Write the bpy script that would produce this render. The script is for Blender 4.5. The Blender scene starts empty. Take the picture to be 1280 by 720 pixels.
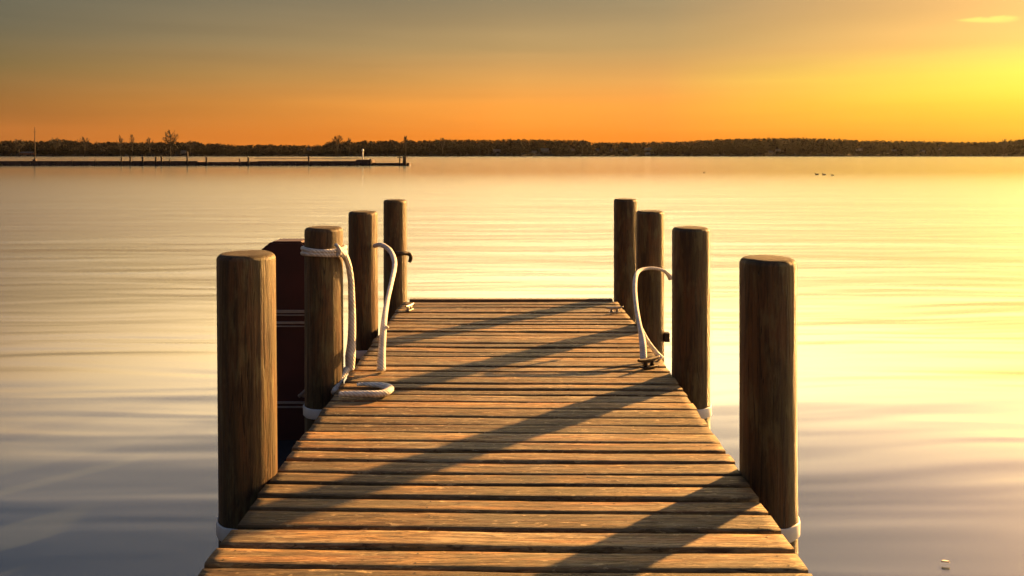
import bpy, bmesh, math, random
from mathutils import Vector, Matrix, noise

random.seed(7)
R = math.radians
SC = bpy.context.scene
COL = SC.collection
HC = 2.25          # camera height above the water (m)
DECK = 0.65        # top of the dock above the water
SUN_AZ, SUN_EL = 46.5, 17.5
EXPO = 2.3


# ------------------------------------------------------------------ helpers
def px(x, y, Y):
    """real-world point that stands Y metres out along the sight line measured in the photograph"""
    return Vector(((x - 640) * Y / 1000.0, Y, HC - (y - 193) * Y / 1000.0))


def lin(c, s=1.0):
    out = []
    for v in c:
        v = v / 255.0
        out.append((v / 12.92 if v <= 0.04045 else ((v + 0.055) / 1.055) ** 2.4) * s)
    return out


def obj(name, bm, mat, parent=None, smooth=True):
    me = bpy.data.meshes.new(name)
    bmesh.ops.recalc_face_normals(bm, faces=bm.faces[:])
    bm.to_mesh(me)
    bm.free()
    if smooth:
        for p in me.polygons:
            p.use_smooth = True
    o = bpy.data.objects.new(name, me)
    COL.objects.link(o)
    if mat:
        me.materials.append(mat)
    if parent:
        o.parent = parent
        o.matrix_parent_inverse = parent.matrix_world.inverted()
    return o


def tag(o, label=None, cat=None, group=None, kind=None):
    for k, v in (("label", label), ("category", cat), ("group", group), ("kind", kind)):
        if v:
            o[k] = v
    return o


def thing(name, label, cat, loc=(0, 0, 0), group=None):
    o = bpy.data.objects.new(name, None)
    COL.objects.link(o)
    o.location = loc
    o.empty_display_size = 0.1
    o.matrix_world = Matrix.Translation(Vector(loc))
    return tag(o, label, cat, group)


def add_box(bm, c, s, rot=0.0, bevel=0.0):
    ret = bmesh.ops.create_cube(bm, size=1.0)
    vs = ret["verts"]
    M = Matrix.Translation(Vector(c)) @ Matrix.Rotation(rot, 4, "Z") @ Matrix.Diagonal((s[0], s[1], s[2], 1))
    bmesh.ops.transform(bm, matrix=M, verts=vs)
    if bevel > 0:
        es = list({e for v in vs for e in v.link_edges})
        bmesh.ops.bevel(bm, geom=es, offset=bevel, segments=2, affect="EDGES", profile=0.5)


def catmull(pts, n=8):
    out = []
    P = [pts[0]] + list(pts) + [pts[-1]]
    for i in range(1, len(P) - 2):
        a, b, c, d = P[i - 1], P[i], P[i + 1], P[i + 2]
        for k in range(n):
            t = k / n
            out.append(0.5 * ((2 * b) + (c - a) * t + (2 * a - 5 * b + 4 * c - d) * t * t + (3 * b - a - 3 * c + d) * t ** 3))
    out.append(pts[-1])
    return out


def add_tube(bm, pts, radii, seg=10, flat=1.0, cap=True, jitter=0.0):
    """tapered tube along a poly-line; flat squeezes it along its second normal"""
    n = len(pts)
    if not isinstance(radii, (list, tuple)):
        radii = [radii] * n
    rings = []
    up = Vector((0.13, 0.21, 0.97)).normalized()
    prev = None
    for i, p in enumerate(pts):
        t = (pts[min(i + 1, n - 1)] - pts[max(i - 1, 0)])
        if t.length < 1e-9:
            t = Vector((0, 0, 1))
        t.normalize()
        if prev is None:
            a = t.cross(up)
            if a.length < 1e-3:
                a = t.cross(Vector((1, 0, 0)))
        else:
            a = prev - t * prev.dot(t)
        a.normalize()
        prev = a.copy()
        b = t.cross(a)
        ring = []
        for k in range(seg):
            th = 2 * math.pi * k / seg
            r = radii[i] * (1 + random.uniform(-jitter, jitter))
            ring.append(bm.verts.new(p + a * math.cos(th) * r + b * math.sin(th) * r * flat))
        rings.append(ring)
    for i in range(n - 1):
        for k in range(seg):
            bm.faces.new((rings[i][k], rings[i][(k + 1) % seg], rings[i + 1][(k + 1) % seg], rings[i + 1][k]))
    if cap:
        bm.faces.new(rings[0])
        bm.faces.new(rings[-1])
    return rings


def lerp_list(vals, n):
    out = []
    m = len(vals) - 1
    for i in range(n):
        f = i / (n - 1) * m
        k = min(int(f), m - 1)
        out.append(vals[k] + (vals[k + 1] - vals[k]) * (f - k))
    return out


# ------------------------------------------------------------------ node helpers
class NT:
    def __init__(self, tree):
        self.t = tree
        self.t.nodes.clear()

    def n(self, typ, **kw):
        nd = self.t.nodes.new(typ)
        for k, v in kw.items():
            setattr(nd, k, v)
        return nd

    def link(self, a, b):
        self.t.links.new(a, b)

    def set(self, sock, v):
        if hasattr(v, "is_linked") or isinstance(v, bpy.types.NodeSocket):
            self.link(v, sock)
        else:
            sock.default_value = v

    def math(self, op, a, b=0.0, c=None, clamp=False):
        nd = self.n("ShaderNodeMath", operation=op, use_clamp=clamp)
        self.set(nd.inputs[0], a)
        self.set(nd.inputs[1], b)
        if c is not None:
            self.set(nd.inputs[2], c)
        return nd.outputs[0]

    def maprange(self, v, a, b, c=0.0, d=1.0, smooth=False):
        nd = self.n("ShaderNodeMapRange", interpolation_type="SMOOTHSTEP" if smooth else "LINEAR")
        self.set(nd.inputs[0], v)
        for i, q in enumerate((a, b, c, d)):
            nd.inputs[i + 1].default_value = q
        return nd.outputs[0]

    def mix(self, f, a, b, blend="MIX"):
        nd = self.n("ShaderNodeMix", data_type="RGBA", blend_type=blend)
        self.set(nd.inputs[0], f)
        for i, q in ((6, a), (7, b)):
            if isinstance(q, (tuple, list)):
                q = tuple(q) + (1.0,) if len(q) == 3 else tuple(q)
            self.set(nd.inputs[i], q)
        return nd.outputs[2]

    def ramp(self, v, stops, interp="LINEAR"):
        nd = self.n("ShaderNodeValToRGB")
        nd.color_ramp.interpolation = interp
        el = nd.color_ramp.elements
        while len(el) < len(stops):
            el.new(0.5)
        for e, (p, c) in zip(el, stops):
            e.position = p
            e.color = tuple(c) + (1.0,) if len(c) == 3 else c
        self.set(nd.inputs[0], v)
        return nd.outputs[0]

    def noise(self, vec, scale, detail=4.0, rough=0.55, dist=0.0):
        nd = self.n("ShaderNodeTexNoise")
        self.set(nd.inputs["Vector"], vec)
        nd.inputs["Scale"].default_value = scale
        nd.inputs["Detail"].default_value = detail
        nd.inputs["Roughness"].default_value = rough
        nd.inputs["Distortion"].default_value = dist
        return nd.outputs[0]

    def mapping(self, vec, scale=(1, 1, 1), rot=(0, 0, 0), loc=(0, 0, 0)):
        nd = self.n("ShaderNodeMapping")
        self.set(nd.inputs[0], vec)
        self.set(nd.inputs["Location"], loc)
        nd.inputs["Rotation"].default_value = rot
        nd.inputs["Scale"].default_value = scale
        return nd.outputs[0]

    def bump(self, h, strength, dist, normal=None):
        nd = self.n("ShaderNodeBump")
        nd.inputs["Strength"].default_value = strength
        nd.inputs["Distance"].default_value = dist
        self.set(nd.inputs["Height"], h)
        if normal is not None:
            self.link(normal, nd.inputs["Normal"])
        return nd.outputs[0]


def material(name):
    m = bpy.data.materials.new(name)
    m.use_nodes = True
    t = NT(m.node_tree)
    out = t.n("ShaderNodeOutputMaterial")
    b = t.n("ShaderNodeBsdfPrincipled")
    t.link(b.outputs[0], out.inputs[0])
    return m, t, b


def simple(name, col, rough=0.7, metal=0.0, var=0.25, scale=6.0, bump=0.0):
    m, t, b = material(name)
    co = t.n("ShaderNodeTexCoord").outputs["Object"]
    nz = t.noise(co, scale, 5.0)
    lo = tuple(c * (1 - var) for c in col)
    hi = tuple(min(1, c * (1 + var)) for c in col)
    t.link(t.ramp(nz, [(0.3, lo), (0.7, hi)]), b.inputs["Base Color"])
    b.inputs["Roughness"].default_value = rough
    b.inputs["Metallic"].default_value = metal
    if bump:
        t.link(t.bump(t.noise(co, scale * 8, 3.0), bump, 0.004), b.inputs["Normal"])
    return m


# ------------------------------------------------------------------ materials
def mat_deck():
    m, t, b = material("weathered_deck_wood")
    co = t.n("ShaderNodeTexCoord").outputs["Object"]
    isl = t.n("ShaderNodeNewGeometry").outputs["Random Per Island"]
    off = t.n("ShaderNodeCombineXYZ")
    t.set(off.inputs[0], t.math("MULTIPLY", isl, 57.0))
    t.set(off.inputs[1], t.math("MULTIPLY", isl, 131.0))
    off = off.outputs[0]
    v = t.n("ShaderNodeVectorMath", operation="ADD")
    t.link(co, v.inputs[0])
    t.link(off, v.inputs[1])
    v = v.outputs[0]
    grain = t.noise(t.mapping(v, (2.2, 24, 24)), 1.5, 7.0, 0.7, 0.5)
    fine = t.noise(t.mapping(v, (7.0, 60, 60)), 1.4, 5.0, 0.7, 0.3)
    broad = t.noise(t.mapping(v, (1.1, 5.0, 5.0)), 1.3, 5.0, 0.6, 0.6)
    blot = t.noise(v, 2.3, 6.0, 0.62)
    tan = t.mix(isl, (0.37, 0.235, 0.105), (0.205, 0.13, 0.062))
    grey = t.mix(t.math("FRACT", t.math("MULTIPLY", isl, 7.3)), (0.29, 0.24, 0.165), (0.15, 0.125, 0.085))
    c = t.mix(t.maprange(broad, 0.40, 0.60, 0, 1, True), tan, grey)
    c = t.mix(t.math("MULTIPLY", t.maprange(grain, 0.46, 0.58, 0, 1), 0.85), c, (0.085, 0.05, 0.026))
    c = t.mix(t.math("MULTIPLY", t.maprange(fine, 0.47, 0.60, 0, 1), 0.65), c, (0.07, 0.045, 0.026))
    c = t.mix(t.math("MULTIPLY", t.maprange(blot, 0.53, 0.64, 0, 1), 0.6), c, (0.10, 0.085, 0.05))
    # reddish heartwood streaks
    red = t.noise(t.mapping(v, (0.6, 12, 12)), 2.1, 3.0)
    c = t.mix(t.math("MULTIPLY", t.maprange(red, 0.52, 0.66, 0, 1), 0.3), c, (0.30, 0.125, 0.055))
    # each board has weathered to its own depth of tone
    tone = t.math("FRACT", t.math("MULTIPLY", isl, 23.7))
    c = t.mix(1.0, c, t.ramp(tone, [(0.0, (0.46, 0.44, 0.42)), (0.5, (0.92, 0.91, 0.88)), (1.0, (1.25, 1.20, 1.08))]), "MULTIPLY")
    # dents and dirt flecks
    fl = t.noise(t.mapping(v, (14, 42, 42)), 1.0, 3.0, 0.65, 0.4)
    c = t.mix(t.math("MULTIPLY", t.maprange(fl, 0.60, 0.67, 0, 1), 0.75), c, (0.045, 0.028, 0.016))
    c = t.mix(t.math("MULTIPLY", t.maprange(fl, 0.40, 0.33, 0, 1), 0.5), c, (0.52, 0.39, 0.22))
    # knots
    vo = t.n("ShaderNodeTexVoronoi")
    t.link(t.mapping(v, (1.3, 6.0, 6.0)), vo.inputs["Vector"])
    vo.inputs["Scale"].default_value = 1.0
    kn = t.maprange(vo.outputs["Distance"], 0.05, 0.12, 1, 0, True)
    c = t.mix(t.math("MULTIPLY", kn, 0.75), c, (0.055, 0.032, 0.02))
    ck = t.noise(t.mapping(v, (0.8, 30, 30)), 1.0, 2.0, 0.5, 0.4)
    ck = t.maprange(t.math("ABSOLUTE", t.math("SUBTRACT", ck, 0.5)), 0.0, 0.010, 1, 0, True)
    ck = t.math("MULTIPLY", ck, t.maprange(t.noise(t.mapping(v, (1.5, 9, 9)), 1.0, 2.0), 0.47, 0.56, 0, 1))
    c = t.mix(t.math("MULTIPLY", ck, 0.9), c, (0.03, 0.02, 0.012))
    # damp, dirty patches spread over several boards
    st = t.noise(t.mapping(co, (1.0, 1.6, 1.0)), 1.1, 5.0, 0.6, 0.5)
    c = t.mix(t.math("MULTIPLY", t.maprange(st, 0.48, 0.64, 0, 1, True), 0.55), c, (0.075, 0.058, 0.034))
    t.link(c, b.inputs["Base Color"])
    b.inputs["Roughness"].default_value = 0.62
    b.inputs["Specular IOR Level"].default_value = 0.25
    h = t.math("ADD", t.math("MULTIPLY", grain, 1.0), t.math("MULTIPLY", fine, 0.45))
    h = t.math("SUBTRACT", h, t.math("MULTIPLY", kn, 0.25))
    h = t.math("SUBTRACT", h, t.math("MULTIPLY", ck, 0.6))
    t.link(t.bump(h, 0.9, 0.02), b.inputs["Normal"])
    return m


def mat_post():
    m, t, b = material("piling_wood")
    tc = t.n("ShaderNodeTexCoord").outputs["Object"]
    rnd = t.n("ShaderNodeObjectInfo").outputs["Random"]
    v = t.n("ShaderNodeVectorMath", operation="ADD")
    t.link(tc, v.inputs[0])
    cb = t.n("ShaderNodeCombineXYZ")
    t.set(cb.inputs[2], t.math("MULTIPLY", rnd, 40.0))
    t.set(cb.inputs[0], t.math("MULTIPLY", rnd, 13.0))
    t.link(cb.outputs[0], v.inputs[1])
    v = v.outputs[0]
    grain = t.noise(t.mapping(v, (20, 20, 1.6)), 1.5, 7.0, 0.7, 0.4)
    fine = t.noise(t.mapping(v, (55, 55, 5.0)), 1.4, 5.0, 0.7)
    blot = t.noise(t.mapping(v, (6, 6, 1.6)), 1.2, 5.0, 0.6, 0.5)
    c = t.mix(t.maprange(blot, 0.36, 0.64, 0, 1, True), (0.112, 0.056, 0.024), (0.070, 0.052, 0.023))
    c = t.mix(t.math("MULTIPLY", t.maprange(grain, 0.46, 0.60, 0, 1), 0.85), c, (0.035, 0.021, 0.013))
    c = t.mix(t.math("MULTIPLY", t.maprange(fine, 0.50, 0.64, 0, 1), 0.6), c, (0.032, 0.02, 0.012))
    lich = t.noise(t.mapping(v, (9, 9, 2.2)), 1.6, 6.0, 0.65)
    c = t.mix(t.math("MULTIPLY", t.maprange(lich, 0.53, 0.64, 0, 1), 0.4), c, (0.17, 0.155, 0.075))
    crk = t.noise(t.mapping(v, (30, 30, 0.55)), 1.0, 2.0, 0.5, 0.3)
    crk = t.maprange(t.math("ABSOLUTE", t.math("SUBTRACT", crk, 0.5)), 0.0, 0.012, 1, 0, True)
    c = t.mix(t.math("MULTIPLY", crk, 0.85), c, (0.012, 0.008, 0.006))
    kv = t.n("ShaderNodeTexVoronoi")
    t.link(t.mapping(v, (3.2, 3.2, 1.5)), kv.inputs["Vector"])
    kv.inputs["Scale"].default_value = 1.0
    kk = t.maprange(kv.outputs["Distance"], 0.06, 0.13, 1, 0, True)
    c = t.mix(t.math("MULTIPLY", kk, 0.8), c, (0.02, 0.012, 0.008))
    # sawn end grain, its colour darkened so the sunlit tops look unlit
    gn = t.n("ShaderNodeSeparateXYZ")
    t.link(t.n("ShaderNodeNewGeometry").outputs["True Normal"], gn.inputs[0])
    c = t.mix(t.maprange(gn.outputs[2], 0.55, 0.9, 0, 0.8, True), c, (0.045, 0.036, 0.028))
    # wet, weedy foot of the piling
    sep = t.n("ShaderNodeSeparateXYZ")
    t.link(tc, sep.inputs[0])
    wet = t.maprange(t.math("ADD", sep.outputs[2], t.math("MULTIPLY", t.math("SUBTRACT", blot, 0.5), 0.5)), 0.22, 0.5, 1, 0, True)
    c = t.mix(t.math("MULTIPLY", wet, 0.8), c, (0.03, 0.028, 0.018))
    t.link(c, b.inputs["Base Color"])
    t.link(t.maprange(gn.outputs[2], 0.3, 0.8, 0.52, 0.95), b.inputs["Roughness"])
    b.inputs["Specular IOR Level"].default_value = 0.4
    h = t.math("ADD", grain, t.math("MULTIPLY", fine, 0.4))
    h = t.math("SUBTRACT", h, t.math("MULTIPLY", crk, 0.5))
    t.link(t.bump(h, 0.8, 0.012), b.inputs["Normal"])
    return m


def mat_water():
    m, t, b = material("lake_water")
    co = t.n("ShaderNodeTexCoord").outputs["Object"]
    wob = t.noise(t.mapping(co, (0.10, 0.25, 1)), 1.0, 2.0)
    v = t.n("ShaderNodeVectorMath", operation="ADD")
    cb = t.n("ShaderNodeCombineXYZ")
    t.set(cb.inputs[1], t.math("MULTIPLY", wob, 1.6))
    t.link(co, v.inputs[0])
    t.link(cb.outputs[0], v.inputs[1])
    v = v.outputs[0]
    a = t.noise(t.mapping(v, (0.16, 0.95, 1), (0, 0, R(3))), 1.0, 1.5, 0.45, 0.2)
    c = t.noise(t.mapping(v, (0.42, 2.6, 1), (0, 0, R(-4))), 1.0, 1.0, 0.45, 0.2)
    d = t.noise(t.mapping(v, (0.035, 0.22, 1), (0, 0, R(5))), 1.0, 2.0, 0.5)
    h = t.math("ADD", t.math("MULTIPLY", a, 0.55), t.math("MULTIPLY", c, 0.15))
    h = t.math("ADD", h, t.math("MULTIPLY", d, 1.1))
    # the ripples die away towards the sheltered far side of the bay
    sp = t.n("ShaderNodeSeparateXYZ")
    t.link(co, sp.inputs[0])
    calm = t.maprange(sp.outputs[1], 24, 100, 1.0, 0.17, True)
    calm = t.math("MULTIPLY", calm, t.maprange(sp.outputs[1], 4, 18, 0.5, 1.0, True))
    h = t.math("MULTIPLY", h, calm)
    t.link(t.bump(h, 1.0, WAVE), b.inputs["Normal"])
    rg = t.math("MULTIPLY", t.maprange(sp.outputs[1], 26, 110, 1.0, 0.5, True), t.maprange(sp.outputs[1], 5, 18, 0.18, 0.27, True))
    t.link(rg, b.inputs["Roughness"])
    b.inputs["Base Color"].default_value = (0.018, 0.026, 0.034, 1)
    b.inputs["IOR"].default_value = 2.1
    return m


WAVE = 0.075
HAZE = 0.000008


def mat_trees():
    m, t, b = material("far_foliage")
    isl = t.n("ShaderNodeNewGeometry").outputs["Random Per Island"]
    co = t.n("ShaderNodeTexCoord").outputs["Object"]
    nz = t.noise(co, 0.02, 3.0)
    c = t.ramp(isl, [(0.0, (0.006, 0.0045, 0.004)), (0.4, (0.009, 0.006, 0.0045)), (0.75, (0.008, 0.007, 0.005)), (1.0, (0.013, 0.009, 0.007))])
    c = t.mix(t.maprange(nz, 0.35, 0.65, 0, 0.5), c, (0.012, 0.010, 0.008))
    t.link(c, b.inputs["Base Color"])
    b.inputs["Roughness"].default_value = 0.9
    b.inputs["Specular IOR Level"].default_value = 0.1
    return m


def mat_rope():
    m, t, b = material("white_rope")
    co = t.n("ShaderNodeTexCoord").outputs["Object"]
    w = t.n("ShaderNodeTexWave", wave_type="BANDS", bands_direction="DIAGONAL")
    t.link(co, w.inputs["Vector"])
    w.inputs["Scale"].default_value = 22.0
    w.inputs["Distortion"].default_value = 1.5
    nz = t.noise(co, 14, 5.0)
    c = t.ramp(nz, [(0.35, (0.50, 0.475, 0.455)), (0.65, (0.74, 0.72, 0.70))])
    c = t.mix(t.math("MULTIPLY", t.maprange(w.outputs[1], 0.0, 0.25, 1, 0), 0.35), c, (0.30, 0.27, 0.24))
    t.link(c, b.inputs["Base Color"])
    b.inputs["Roughness"].default_value = 0.75
    b.inputs["Specular IOR Level"].default_value = 0.3
    t.link(t.bump(w.outputs[1], 0.5, 0.006), b.inputs["Normal"])
    return m


M_DECK = mat_deck()
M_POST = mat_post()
M_WATER = mat_water()
M_TREES = mat_trees()
M_ROPE = mat_rope()
M_BAND = simple("white_collar", (0.62, 0.62, 0.63), 0.5, 0, 0.15, 9.0)
M_BEAM = simple("dark_beam_wood", (0.13, 0.085, 0.05), 0.8, 0, 0.4, 7.0, 0.4)
M_IRON = simple("rusted_iron", (0.045, 0.033, 0.026), 0.55, 0.6, 0.4, 30.0, 0.3)
M_GALV = simple("galvanised_steel", (0.30, 0.29, 0.27), 0.5, 0.85, 0.3, 25.0, 0.2)
M_MAROON = simple("maroon_paint", (0.040, 0.007, 0.007), 0.65, 0, 0.3, 3.0, 0.1)
M_STRAP = simple("pale_strap", (0.24, 0.21, 0.205), 0.5, 0, 0.2, 8.0)
M_SHORE = simple("shore_earth", (0.016, 0.012, 0.009), 0.95, 0, 0.4, 0.02)
M_JETTY = simple("jetty_stone", (0.055, 0.032, 0.026), 0.9, 0, 0.5, 0.6)
M_JWOOD = simple("jetty_wood", (0.028, 0.018, 0.014), 0.85, 0, 0.3, 2.0)
M_BARK = simple("bark", (0.016, 0.012, 0.009), 0.9, 0, 0.3, 0.4)
M_HWALL = simple("house_white", (0.5, 0.46, 0.42), 0.8, 0, 0.1, 0.5)
M_HCREAM = simple("house_cream", (0.2, 0.18, 0.15), 0.8, 0, 0.12, 0.5)
M_HBRICK = simple("house_brick", (0.22, 0.08, 0.055), 0.85, 0, 0.2, 1.5)
M_ROOF = simple("house_roof", (0.07, 0.06, 0.055), 0.85, 0, 0.2, 0.8)
M_GLASS = simple("house_glass", (0.05, 0.06, 0.07), 0.12, 0, 0.1, 0.5)
M_DUCK = simple("duck_feathers", (0.03, 0.024, 0.018), 0.95, 0, 0.5, 9.0)
M_FEATHER = simple("white_feather", (0.75, 0.72, 0.68), 0.7, 0, 0.1, 30.0)
M_WPAINT = simple("white_paint", (0.8, 0.78, 0.74), 0.5, 0, 0.08, 2.0)


# ------------------------------------------------------------------ world
def build_world():
    w = bpy.data.worlds.new("World")
    SC.world = w
    w.use_nodes = True
    t = NT(w.node_tree)
    out = t.n("ShaderNodeOutputWorld")
    bg = t.n("ShaderNodeBackground")
    t.link(bg.outputs[0], out.inputs[0])
    bg.inputs[1].default_value = 0.1
    tc = t.n("ShaderNodeTexCoord").outputs["Generated"]
    nrm = t.n("ShaderNodeVectorMath", operation="NORMALIZE")
    t.link(tc, nrm.inputs[0])
    sep = t.n("ShaderNodeSeparateXYZ")
    t.link(nrm.outputs[0], sep.inputs[0])
    x, y, z = sep.outputs
    el = t.math("MULTIPLY", t.math("ARCSINE", z), 180 / math.pi)
    az = t.math("MULTIPLY", t.math("ARCTAN2", x, y), 180 / math.pi)
    d0 = t.math("ABSOLUTE", t.math("SUBTRACT", az, SUN_AZ))
    daz = t.math("MINIMUM", d0, t.math("SUBTRACT", 360.0, d0))
    u = t.math("POWER", t.math("DIVIDE", t.math("MAXIMUM", el, 0.0), 90.0), 0.5)
    S = 10.0 / (2 ** EXPO)

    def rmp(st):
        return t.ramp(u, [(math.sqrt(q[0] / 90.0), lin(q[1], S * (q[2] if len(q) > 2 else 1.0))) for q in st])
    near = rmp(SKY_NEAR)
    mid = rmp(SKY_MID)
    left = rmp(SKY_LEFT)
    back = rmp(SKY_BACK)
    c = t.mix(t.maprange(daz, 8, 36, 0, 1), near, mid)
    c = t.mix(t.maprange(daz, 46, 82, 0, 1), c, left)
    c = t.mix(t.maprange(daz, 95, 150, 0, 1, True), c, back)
    # faint high streaks of thin cloud
    sv = t.n("ShaderNodeCombineXYZ")
    t.set(sv.inputs[0], t.math("MULTIPLY", az, 0.035))
    t.set(sv.inputs[1], t.math("MULTIPLY", el, 0.55))
    st = t.noise(sv.outputs[0], 1.0, 5.0, 0.55, 0.4)
    c = t.mix(1.0, c, t.ramp(st, [(0.35, (0.94, 0.935, 0.93)), (0.65, (1.06, 1.055, 1.04))]), "MULTIPLY")
    # the one small bright cloud
    sv2 = t.n("ShaderNodeCombineXYZ")
    t.set(sv2.inputs[0], t.math("MULTIPLY", az, 0.9))
    t.set(sv2.inputs[1], t.math("MULTIPLY", el, 3.0))
    nz = t.math("SUBTRACT", t.noise(sv2.outputs[0], 1.0, 4.0, 0.6), 0.5)
    ca = t.math("DIVIDE", t.math("SUBTRACT", az, 30.7), 1.7)
    ce = t.math("SUBTRACT", el, t.math("ADD", 8.25, t.math("MULTIPLY", t.math("SUBTRACT", az, 30.7), -0.05)))
    ce = t.math("DIVIDE", t.math("ADD", ce, t.math("MULTIPLY", nz, 0.25)), t.maprange(az, 28.8, 31.8, 0.10, 0.27))
    r2 = t.math("ADD", t.math("POWER", t.math("ABSOLUTE", ca), 2.6), t.math("MULTIPLY", ce, ce))
    r2 = t.math("ADD", r2, t.math("MULTIPLY", nz, 1.5))
    cl = t.maprange(r2, 0.0, 1.35, 0.85, 0.0, True)
    c = t.mix(cl, c, lin((255, 222, 100), S))
    # the physical sky carries part of the light
    sky = t.n("ShaderNodeTexSky", sky_type="NISHITA")
    sky.sun_disc = False
    sky.sun_elevation = R(SUN_EL)
    sky.sun_rotation = R(SUN_AZ)
    sky.air_density = 2.0
    sky.dust_density = 4.0
    c = t.mix(0.025, c, sky.outputs[0])
    t.link(c, bg.inputs[0])


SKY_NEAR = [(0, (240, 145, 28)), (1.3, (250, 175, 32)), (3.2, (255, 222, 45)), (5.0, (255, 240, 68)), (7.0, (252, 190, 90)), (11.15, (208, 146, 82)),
            (11.9, (255, 224, 62), 10.0), (13.5, (255, 222, 110), 9.5), (15.5, (255, 205, 172), 4.2), (19.5, (252, 205, 192), 2.2), (27, (228, 206, 204), 1.2), (45, (120, 126, 140)), (90, (110, 134, 166))]  # first stops here: unseen bright band above view, added to brighten water reflections
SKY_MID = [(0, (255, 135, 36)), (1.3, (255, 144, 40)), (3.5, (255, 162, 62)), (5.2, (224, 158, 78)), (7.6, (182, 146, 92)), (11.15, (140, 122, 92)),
           (11.9, (255, 212, 115), 13.0), (13.5, (255, 222, 152), 17.0), (15.5, (255, 222, 184), 6.5), (19.0, (228, 214, 206), 1.5), (27, (158, 164, 180), 0.9), (45, (112, 124, 142)), (90, (108, 132, 166))]  # same added band above the view, strongest here, for the water's glow
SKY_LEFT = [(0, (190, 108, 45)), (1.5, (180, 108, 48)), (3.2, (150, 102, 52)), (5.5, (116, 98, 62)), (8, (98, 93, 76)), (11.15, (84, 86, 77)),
            (11.9, (252, 182, 105), 2.7), (13.5, (240, 190, 138), 2.7), (15.5, (205, 195, 182), 1.35), (18.0, (150, 163, 182)), (26, (102, 116, 140)), (45, (86, 104, 132)), (90, (106, 130, 164))]  # weaker part of the added bright band, out of view
SKY_BACK = [(0, (40, 34, 34)), (10, (42, 40, 44)), (25, (48, 53, 64)), (45, (62, 76, 98)), (90, (108, 132, 166))]
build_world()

# ------------------------------------------------------------------ sun
sd = Vector((math.sin(R(SUN_AZ)) * math.cos(R(SUN_EL)), math.cos(R(SUN_AZ)) * math.cos(R(SUN_EL)), math.sin(R(SUN_EL))))
sl = bpy.data.lights.new("sun", "SUN")
sl.energy = 5.0
sl.angle = R(1.2)
sl.color = (1.0, 0.50, 0.14)
so = bpy.data.objects.new("sun", sl)
so.rotation_euler = (-sd).to_track_quat("-Z", "Y").to_euler()
so.location = (20, 20, 15)
COL.objects.link(so)

# ------------------------------------------------------------------ camera
cam = bpy.data.cameras.new("camera")
cam.sensor_width = 36
cam.lens = 36 * 1000 / 1280.0
cam.shift_y = -167 / 1280.0
cam.clip_start = 0.05
cam.clip_end = 20000
co_ = bpy.data.objects.new("camera", cam)
co_.location = (0, 0, HC)
co_.rotation_euler = (R(90), 0, 0)
COL.objects.link(co_)
SC.camera = co_

# ------------------------------------------------------------------ setting: water, far shore
bm = bmesh.new()
for (a, b_, c_, d_) in ((-6000, -60, 6000, 6000),):
    vs = [bm.verts.new((a, b_, 0)), bm.verts.new((c_, b_, 0)), bm.verts.new((c_, d_, 0)), bm.verts.new((a, d_, 0))]
    bm.faces.new(vs)
w_ = obj("water", bm, M_WATER, None, False)
tag(w_, kind="structure")

SKYLINE = [(-900, 178), (-600, 176), (-420, 179), (-260, 177), (-120, 176), (0, 177), (25, 175), (45, 178), (70, 174), (100, 177), (120, 178), (150, 178), (190, 178), (230, 178), (238, 176.5), (256, 180),
           (270, 179), (300, 182), (340, 181), (380, 182), (405, 181), (418, 177), (440, 177), (470, 176), (500, 176), (540, 175.5), (560, 174.5), (600, 175), (650, 174),
           (700, 175), (728, 175.5), (740, 178), (800, 178), (850, 177), (900, 174), (950, 172.8), (1000, 172.3), (1050, 174), (1080, 176), (1130, 176.2), (1170, 177),
           (1200, 178), (1250, 177), (1280, 174), (1330, 172), (1500, 174), (1900, 177)]


def skyline(x):
    for (x0, y0), (x1, y1) in zip(SKYLINE, SKYLINE[1:]):
        if x0 <= x <= x1:
            return y0 + (y1 - y0) * (x - x0) / (x1 - x0)
    return 176.0


SHORE_Y = 900.0


def ground_h(X, Y):
    d = Y - SHORE_Y
    if d < 0:
        return -0.5 + d * 0.02
    xi = 640 + X / Y * 1000
    top = max(3.0, (193 - skyline(xi)) * 0.96 - 5.5)
    return min(1.0, d / 95.0) ** 0.8 * top * 0.80 + min(1, d / 4.0) * 0.5


bm = bmesh.new()
xs = [-1275 + 15 * i for i in range(0, 171)]
ys = [894, 899, 901, 905, 912, 925, 945, 970, 1000, 1200, 3000]
grid = [[bm.verts.new((X, Y, ground_h(X, min(Y, 1000)))) for X in xs] for Y in ys]
for i in range(len(ys) - 1):
    for j in range(len(xs) - 1):
        bm.faces.new((grid[i][j], grid[i][j + 1], grid[i + 1][j + 1], grid[i + 1][j]))
tag(obj("far_shore_hills", bm, M_SHORE), kind="structure")

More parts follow.
